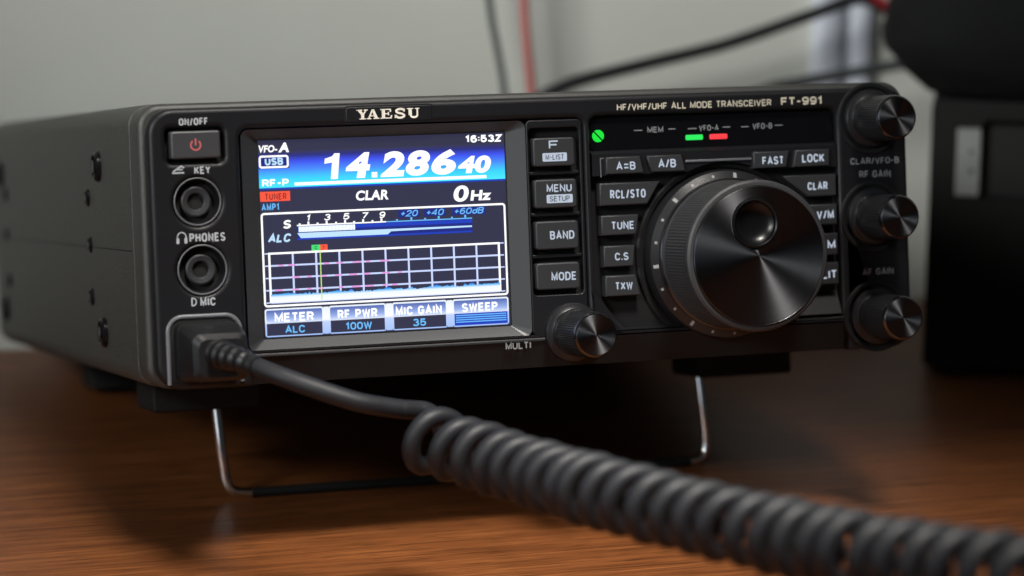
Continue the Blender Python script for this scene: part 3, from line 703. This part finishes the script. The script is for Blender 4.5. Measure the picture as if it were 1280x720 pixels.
def par(x0, x1, z0, z1, sl, sr): return [(x0+sl, z0), (x1+sr, z0), (x1, z1), (x0, z1)]
YB_, YT = -0.9, 4.0
button(par(131.4, 141.7, 54.2, 59.1, 0, 1.2), [("A=B", 134.4, 55.3, 140.2, 57.6)], "slanted button marked A=B", YB_, YT)
button(par(143.6, 154.4, 54.3, 59.1, 1.8, 1.2), [("A/B", 147.2, 55.5, 152.6, 57.9)], "slanted button marked A/B", YB_, YT)
button(par(176.7, 187.9, 54.2, 59.0, 0, -0.9), [("FAST", 179.4, 55.2, 186.1, 57.5)], "slanted button marked FAST", YB_, YT)
button(par(190.0, 200.6, 54.2, 59.1, -0.9, 0), [("LOCK", 191.9, 55.4, 198.9, 57.8)], "slanted button marked LOCK", YB_, YT)
YF = -0.4
button(par(129.3, 147.7, 45.3, 51.7, 0, -4.0), [("RCL/STO", 132.4, 47.2, 143.2, 49.7)], "wide left button marked RCL/STO", YF, YT)
button(par(129.5, 140.9, 36.8, 42.5, 0, -0.9), [("TUNE", 132.4, 38.4, 139.4, 40.7)], "left button marked TUNE", YF, YT)
button(par(129.9, 139.3, 27.8, 33.8, 0, -0.4), [("C.S", 133.2, 29.6, 137.3, 31.8)], "left button marked C.S", YF, YT)
button(par(130.1, 139.3, 19.4, 25.3, 0, 1.5), [("TXW", 133.0, 21.2, 138.3, 23.4)], "left button marked TXW", YF, YT)
button(par(185.6, 202.7, 45.4, 51.7, 8.0, 0), [("CLAR", 193.6, 47.3, 199.9, 49.6)], "right button marked CLAR", YF, YT)
button(par(194.0, 202.7, 37.0, 43.0, 1.0, 0), [("V/M", 196.2, 38.8, 201.6, 41.2)], "right button half hidden behind the dial, marked V/M", YF, YT)
button(par(193.5, 202.7, 28.1, 34.5, 0.2, 0), [("V M", 195.6, 30.0, 201.8, 32.4)], "right button almost hidden behind the dial, upper", YF, YT)
button(par(192.0, 202.7, 19.6, 26.0, -0.8, 0), [("SPLIT", 193.0, 21.3, 202.0, 23.7)], "right button almost hidden behind the dial, lower", YF, YT)
lg = MB(); lg.add([(193, 3.3, 17.6), (203.3, 3.3, 17.6), (203.3, -0.3, 11.0), (190, -0.3, 11.0), (203.3, 3.3, 9.0), (190, 3.3, 9.0)], [[0, 1, 2, 3], [3, 2, 4, 5]], "panel_plastic"); lg.build("lower_ledge", radio)

# tuning dial
DX, DZ = 167.7, 29.9
dial = MB()
dial.lathe(DX, DZ, [(27.0, 3.4), (26.9, 2.6), (26.3, 2.3), (25.2, 2.5), (24.8, 3.3)], "panel_dark", 96)
dial = dial.build("tuning_dial", radio)
sk = MB()
sk.lathe(DX, DZ, [(24.4, 3.0), (24.4, -0.6), (24.0, -1.4), (21.9, -2.4), (21.6, -3.0)], "knob_body", 96)
for i in range(21):
    a = R(135)+2*math.pi*i/21
    if i % 3: r0, r1, wd = 22.5, 23.2, 0.75
    else: r0, r1, wd = 22.1, 23.5, 1.0
    ca, sa = math.cos(a), math.sin(a)
    yy = lambda r: -1.4-(24.0-r)/2.1-0.05
    sk.add([(DX+r*ca-s_*wd/2*sa, yy(r), DZ+r*sa+s_*wd/2*ca) for r, s_ in ((r0, -1), (r0, 1), (r1, 1), (r1, -1))], [[0, 1, 2, 3]], "tick_white")
sk.build("dial_skirt", dial)
gpb = MB()
gpb.lathe(DX, DZ, [(21.6, -2.9), (21.75, -3.2), (21.75, -3.6), (21.4, -4.0), (20.9, -5.0), (20.9, -19.8), (21.3, -21.0), (21.5, -22.2), (21.3, -23.0), (20.7, -23.5), (19.9, -23.6), (19.75, -23.0)], "grip_rubber", 144,
          mats=["knob_rim", "knob_rim", "knob_rim"] + ["grip_rubber"]*8)
# fine knurling on the grip
kn = 144; vs = []; fs = []
for i in range(kn):
    a = 2*math.pi*i/kn
    for da, rr in ((-0.42, 20.88), (0.0, 21.0), (0.42, 20.88)):
        b2 = a+da*2*math.pi/kn
        for y in (-5.2, -19.6): vs.append((DX+rr*math.cos(b2), y, DZ+rr*math.sin(b2)))
    o = i*6; fs += [[o, o+1, o+3, o+2], [o+2, o+3, o+5, o+4]]
gpb.add(vs, fs, "grip_rubber")
gpb.build("dial_grip", dial)
fc = MB(); DMX, DMZ = 166.7, 39.2
fc.plate([circ(DX, DZ, 19.6, 96), circ(DMX, DMZ, 7.0, 48)], -24.3, -21.0, "spun_dial", 0.25, 2)
fc.build("dial_face", dial, sharp=25)
rg = MB(); rg.lathe(DX, DZ, [(19.85, -22.8), (19.85, -23.7), (19.55, -24.25), (19.3, -24.1)], "knob_rim", 96); rg.build("face_groove", dial)
dm = MB()
dm.lathe(DMX, DMZ, [(7.15, -24.2), (7.0, -24.75), (6.5, -24.9), (6.1, -24.5), (5.9, -23.6), (5.6, -23.3), (4.8, -22.6), (3.4, -22.1), (1.8, -21.9), (0.0, -21.85)], "gloss_dimple", 56)
dm.build("finger_dimple", dial)

# small knobs
def knob(x, z, yf, label, big=1.0):
    b = MB(); r = 6.35
    b.lathe(x, z, [(8.3, 3.0), (8.3, -1.2), (7.9, -1.7), (7.2, -1.9), (6.6, -2.2)], "knob_body", 56)
    b.lathe(x, z, [(6.5, -2.0), (6.75, -2.6), (6.75, -3.4), (6.45, -3.9), (r, -4.2), (r, yf+1.0), (r-0.1, yf+0.75), (r-0.55, yf+0.05), (5.75, yf), (5.7, yf+0.4)], "knob_body", 72,
            mats=["knob_rim", "knob_rim", "knob_body", "knob_body", "knob_body", "knob_rim", "knob_rim", "knob_rim", "knob_body"])
    n = 60; vs = []; fs = []
    for i in range(n):
        a = 2*math.pi*i/n
        for da, rr in ((-0.4, r-0.05), (0.0, r+0.16), (0.4, r-0.05)):
            b2 = a+da*2*math.pi/n
            for y in (-5.0, yf+1.6): vs.append((x+rr*math.cos(b2), y, z+rr*math.sin(b2)))
        o = i*6; fs += [[o, o+1, o+3, o+2], [o+2, o+3, o+5, o+4]]
    b.add(vs, fs, "knob_body")
    k = b.build("control_knob", radio, sharp=35); tag(k, label)
    f = MB(); f.prism(circ(x, z, 5.72, 56), yf+0.05, yf+1.4, "spun_knob", 0.15); f.build("knob_face", k)
    return k
knob(KN[0][0], KN[0][1], -18.2, "top knob of the right column")
knob(KN[1][0], KN[1][1], -18.2, "middle knob of the right column, for RF gain")
knob(KN[2][0], KN[2][1], -18.2, "bottom knob of the right column, for AF gain")
knob(119.8, 9.95, -20.0, "knob left of the dial marked MULTI")

# feet and wire stand
def foot(x0, x1, y0, y1, z0):
    b = MB(); b.prism(rrect(x0, x1, z0, 1.0, 1.2, 4), y0, y1, "sleeve_rubber", 0.8); b.build("foot", radio)
foot(11.5, 44, 66, 90, -11.4); foot(184.5, 215.5, 66, 90, -11.2)
foot(20, 36, 214, 232, -14.6); foot(190, 210, 214, 232, -14.6)
wr = 1.5; zb = -39.3+1.55
def corner(x0, z0, x1, z1, cx, cz):
    return None
pl = [(32.4, 76, -9.0), (33.2, 75, -22.0), (34.0, 75, -31.0), (34.7, 75, -34.6), (36.6, 75, -36.9), (40.0, 75, zb)]
pr = [(187.6, 76, -7.0), (188.4, 75, -20.0), (189.2, 75, -31.0), (188.9, 75, -34.6), (187.4, 75, -36.9), (184.5, 75, zb)]
bail = MB().tube(spline(pl, 8)+spline(pr[::-1], 8), wr, "chrome", 16).build("wire_stand", radio)
MB().tube([(42.0, 75, zb), (80, 75, zb), (140, 75, zb), (183.5, 75, zb)], 1.54, "sleeve_rubber", 14).build("stand_sleeve", bail)

# ---------------------------------------------------------------- microphone cord
mc = empty("microphone_cord", "thick black coiled microphone cord plugged into the lower left of the radio front", "cord", (0, 0, 0), (R(-9), 0, 0))
pb = MB()
def ring(y, x0, x1, z0, z1, r): return [(q[0], y, q[1]) for q in rrect(x0, x1, z0, z1, r, 5)]
rings = [ring(2.0, 4.9, 22.0, 2.4, 18.3, 2.0), ring(-5.0, 4.9, 22.0, 2.4, 18.3, 2.0), ring(-5.6, 5.3, 21.6, 2.7, 17.9, 2.0), ring(-6.2, 5.3, 21.6, 2.7, 17.9, 2.0), ring(-6.6, 4.9, 22.0, 2.5, 18.2, 2.0), ring(-12.0, 5.4, 21.8, 2.8, 17.4, 2.2), ring(-17.5, 6.2, 21.2, 3.2, 16.0, 2.4), ring(-19.0, 7.6, 20.0, 4.4, 14.6, 2.4)]
nn = len(rings[0]); vs = [q for r_ in rings for q in r_]
pb.add(vs, [[k*nn+i, k*nn+(i+1) % nn, (k+1)*nn+(i+1) % nn, (k+1)*nn+i] for k in range(len(rings)-1) for i in range(nn)]+[list(range((len(rings)-1)*nn, len(rings)*nn))], "plug_rubber")
pb.build("plug", mc, sharp=25)
# cord (millimetres on the radio's own axes): out of the strain relief, sagging to the right, then coiled towards the viewer
cordp = spline([(12.6, -13.5, 10.9), (16.7, -26.0, 9.3), (24.1, -36.5, 5.5), (34.2, -43.1, 1.2), (43.5, -45.6, -2.3), (51.5, -44.5, -4.2), (56.5, -43.4, -5.2)], 10)
srl = MB()
rel = spline([(12.4, -14.5, 11.0), (13.6, -20.0, 10.3), (16.4, -26.0, 9.3), (20.2, -32.0, 7.4)], 20)
def relr(i):
    f = i/(len(rel)-1)
    return (4.6-1.6*f)*(1.0-0.13*(0.5+0.5*math.cos(f*2*math.pi*7)) if f < 0.93 else 0.97)
srl.tube(rel, relr, "plug_rubber", 24); srl.build("strain_relief", mc, sharp=60)
ax = spline([(60.5, -40.5, -12.6), (75.3, -76.5, -18.6), (83.7, -111.0, -21.7), (97.7, -156.9, -25.7), (109.6, -193.6, -28.1), (120.3, -227.7, -29.3), (128.1, -252.4, -30.0), (137.5, -283.0, -33.0),
             (150, -330, -48), (163, -385, -80), (172, -425, -104), (182, -470, -112), (196, -520, -120)], 60)
PITCH, HR = 8.6, 6.9
hel = []; phi = 0.0
dens = []
for i in range(len(ax)-1):
    a_, b_ = ax[i], ax[i+1]; L_ = (b_-a_).length; kk = 8
    for q in range(kk): dens.append((a_.lerp(b_, q/kk), (b_-a_).normalized(), L_/kk))
for i, (c_, t_, dl) in enumerate(dens):
    u = Vector((0, 0, 1)).cross(t_); u.normalize()          # sideways, away to the left of travel
    nrm = t_.cross(u); nrm.normalize(); u = -u
    rr = HR*(1+0.035*math.sin(phi*0.37)+0.02*math.sin(phi*0.13)); jit = 0.45*math.sin(phi*0.53+1.0)
    hel.append(c_ + nrm*(math.cos(phi)*rr) - u*(math.sin(phi)*rr) + t_*jit)
    phi += 2*math.pi*dl/(PITCH*(1+0.09*math.sin(phi*0.21)+0.07*math.sin(phi*0.083+1.0)+0.05*math.sin(phi*0.61)))
hs = [hel[0]]
for q in hel[1:]:
    if (q-hs[-1]).length > 0.8: hs.append(q)
join = spline([cordp[-2], cordp[-1], hs[0], hs[1]], 8)
cr = MB(); cr.tube(cordp[:-1]+join[:-1], 2.5, "cord_rubber", 16); cr.build("straight_cord", mc, sharp=80)
cl = MB(); cl.tube(hs, 2.5, "cord_rubber", 12); cl.build("coiled_cord", mc, sharp=80)

# ---------------------------------------------------------------- behind the radio
def cable(name, pts, rad, m, label, cat="cable", group=None):
    o = MB().tube(spline(pts, 14), rad, m, 12).build(name, xf=WX, sharp=80)
    return tag(o, label, cat, group)
mat("cable_grey", (0.085, 0.088, 0.085), 0.5); mat("cable_red", (0.42, 0.12, 0.11), 0.45); mat("cable_crimson", (0.24, 0.015, 0.018), 0.45); mat("cable_black", (0.010, 0.010, 0.011), 0.45); mat("cable_dark", (0.045, 0.048, 0.05), 0.5)
cable("cable", [(56, 214, 600), (58, 208, 300), (63, 207, 180), (69, 206, 127), (72.5, 206, 108), (75, 205, 93), (77, 204, 70), (78, 208, 30), (80, 214, 2)], 1.45, "cable_grey", "thin grey cable hanging straight down the wall left of the red cable")
cable("cable", [(79, 214, 600), (80, 210, 300), (82, 208, 180), (83, 207, 127), (84, 206, 111), (86, 206, 93), (88, 205, 70), (89, 209, 30), (90, 215, 2)], 1.7, "cable_red", "thin dull red cable hanging down the wall behind the middle of the radio")
cable("cable", [(76, 203, 55), (84, 202, 84), (96, 200, 94), (127.4, 199, 101.6), (160, 198, 108.5), (192, 197, 118.3), (208, 196, 123.6), (216, 195, 125.0), (223, 194, 122.0), (234, 193, 116.6), (246, 191, 112), (262, 188, 108), (285, 190, 112), (325, 208, 150), (345, 216, 320), (350, 220, 600)], 2.4, "cable_black", "thick black cable rising slantwise along the wall to a peak near the dark pouch")
cable("cable", [(196, 214, 600), (197, 210, 300), (202, 200, 180), (210, 195, 140), (219, 193, 126.5), (227, 191.5, 121.6), (238, 190, 117.2), (252, 188, 114.5), (280, 194, 120), (318, 212, 160), (335, 218, 320), (340, 220, 600)], 1.9, "cable_crimson", "red cable curving in from above beside the black cable, left of the dark pouch")
cable("cable", [(128, 214, 2.5), (132, 206, 30), (150, 190, 80), (172, 189, 91.5), (189, 190, 94.6), (208, 190, 97.3), (232, 189, 100.4), (252, 187, 101), (290, 200, 92), (325, 215, 60), (345, 217, 2.5)], 2.2, "cable_dark", "dark grey cable lying low behind the radio top, under the bluish strip")
mat("pale_strip", (0.50, 0.52, 0.59), 0.45)  # even pale blue for the upright two-ridged strip
tr = MB()
pf = [(x_+3, y_) for x_, y_ in ((206.4, WALL_Y), (206.8, 223), (208.5, 221.6), (216.5, 221.6), (218.2, 223.4), (219.4, 225), (221.6, 225), (222.4, 223.4), (223.6, 222), (229.2, 222), (230.6, 223.4), (231, WALL_Y))]
n = len(pf)
tr.add([(x, y, z) for z in (4, 600) for x, y in pf], [[i, (i+1) % n, n+(i+1) % n, n+i] for i in range(n)]+[list(range(n))], "pale_strip")
tag(tr.build("pale_wall_strip", xf=WX, sharp=50), "pale bluish upright strip with two ridges on the wall behind the radio", "wall_strip")

# dark equipment box at the right
BOX_PLATE = (9.2, 17.5, 65.5, 89.5)
BOX_RECESS = (18.5, 63.5, 64.6, 92.1)
mat("box_paint", (0.008, 0.008, 0.008), 0.75, spec=0.25, bump=0.2, bscale=700, rvar=0.05); mat("plate_grey", (0.24, 0.25, 0.25), 0.5, var=0.06, vscale=120)
# turned a little towards the viewer: its own axes run along the front (a), back (d) and up
eb = empty("equipment_box", "dark equipment box with pale upright plate and black recess, right of the radio", "equipment box", (0.1995, 0.100, 0.0), (0, 0, R(-27)))
def BX(p): return (p[0]/1000, p[1]/1000, p[2]/1000)
body = MB()
body.plate([rrect(0, 190, 3, 99, 2.5), rrect(BOX_RECESS[0], BOX_RECESS[1], BOX_RECESS[2], BOX_RECESS[3], 1.2)], 0, 6, "box_paint", 0.8)
body.prism(rrect(0.3, 189.7, 3.3, 98.7, 2.2), 5.8, 100, "box_paint")
body.build("body", eb, xf=BX)
MB().prism(rect(BOX_RECESS[0]+.3, BOX_RECESS[1]-.3, BOX_RECESS[2]+.3, BOX_RECESS[3]-.3), 5.2, 5.7, "hole_black").build("recess", eb, xf=BX)
pm = MB(); pm.prism(rrect(*BOX_PLATE, 0.8), -1.4, 0.5, "plate_grey", 0.4)
_px, _pz = BOX_PLATE[0]+(BOX_PLATE[1]-BOX_PLATE[0])*0.66, BOX_PLATE[2]
pm.prism(circ(_px, _pz+9.0, 0.8, 16), -1.7, -1.3, "screw_black"); pm.prism(circ(_px-0.4, _pz+16.0, 0.7, 16), -1.6, -1.3, "screw_black")
pm.build("front_plate", eb, xf=BX)
for x, y in ((14, 12), (176, 12), (14, 88), (176, 88)):
    f = MB(); f.tube([(x, y, 0.0), (x, y, 3.6)], 6.0, "sleeve_rubber", 20); f.build("foot", eb, xf=BX)

# soft dark pouch slumped on the box, a made-up stand-in for an unidentified object
mat("lump_cloth", (0.005, 0.005, 0.0053), 0.9, spec=0.2, bump=0.5, bscale=500)
pv = MB(); nu, nv = 64, 40; vs = []
cx, cy, cz = 248.0, 115.0, 125.0
for j in range(nv+1):
    th = math.pi*j/nv
    for i in range(nu):
        ph = 2*math.pi*i/nu
        d = Vector((math.sin(th)*math.cos(ph), math.sin(th)*math.sin(ph), math.cos(th)))
        k = 1+0.05*mnoise.noise(d*2.2)+0.02*mnoise.noise(d*6)
        q = Vector((cx+57*d.x*k, cy+46*d.y*k, cz+35*d.z*k))
        if q.z < 99.1 and q.x > 203: q.z = 99.1
        vs.append(q)
pv.add(vs, [[j*nu+i, j*nu+(i+1) % nu, (j+1)*nu+(i+1) % nu, (j+1)*nu+i] for j in range(nv) for i in range(nu)], "lump_cloth")
tag(pv.build("lump", xf=WX, sharp=80), "rounded matte black soft pouch slumped on top of the dark equipment box", "lump")
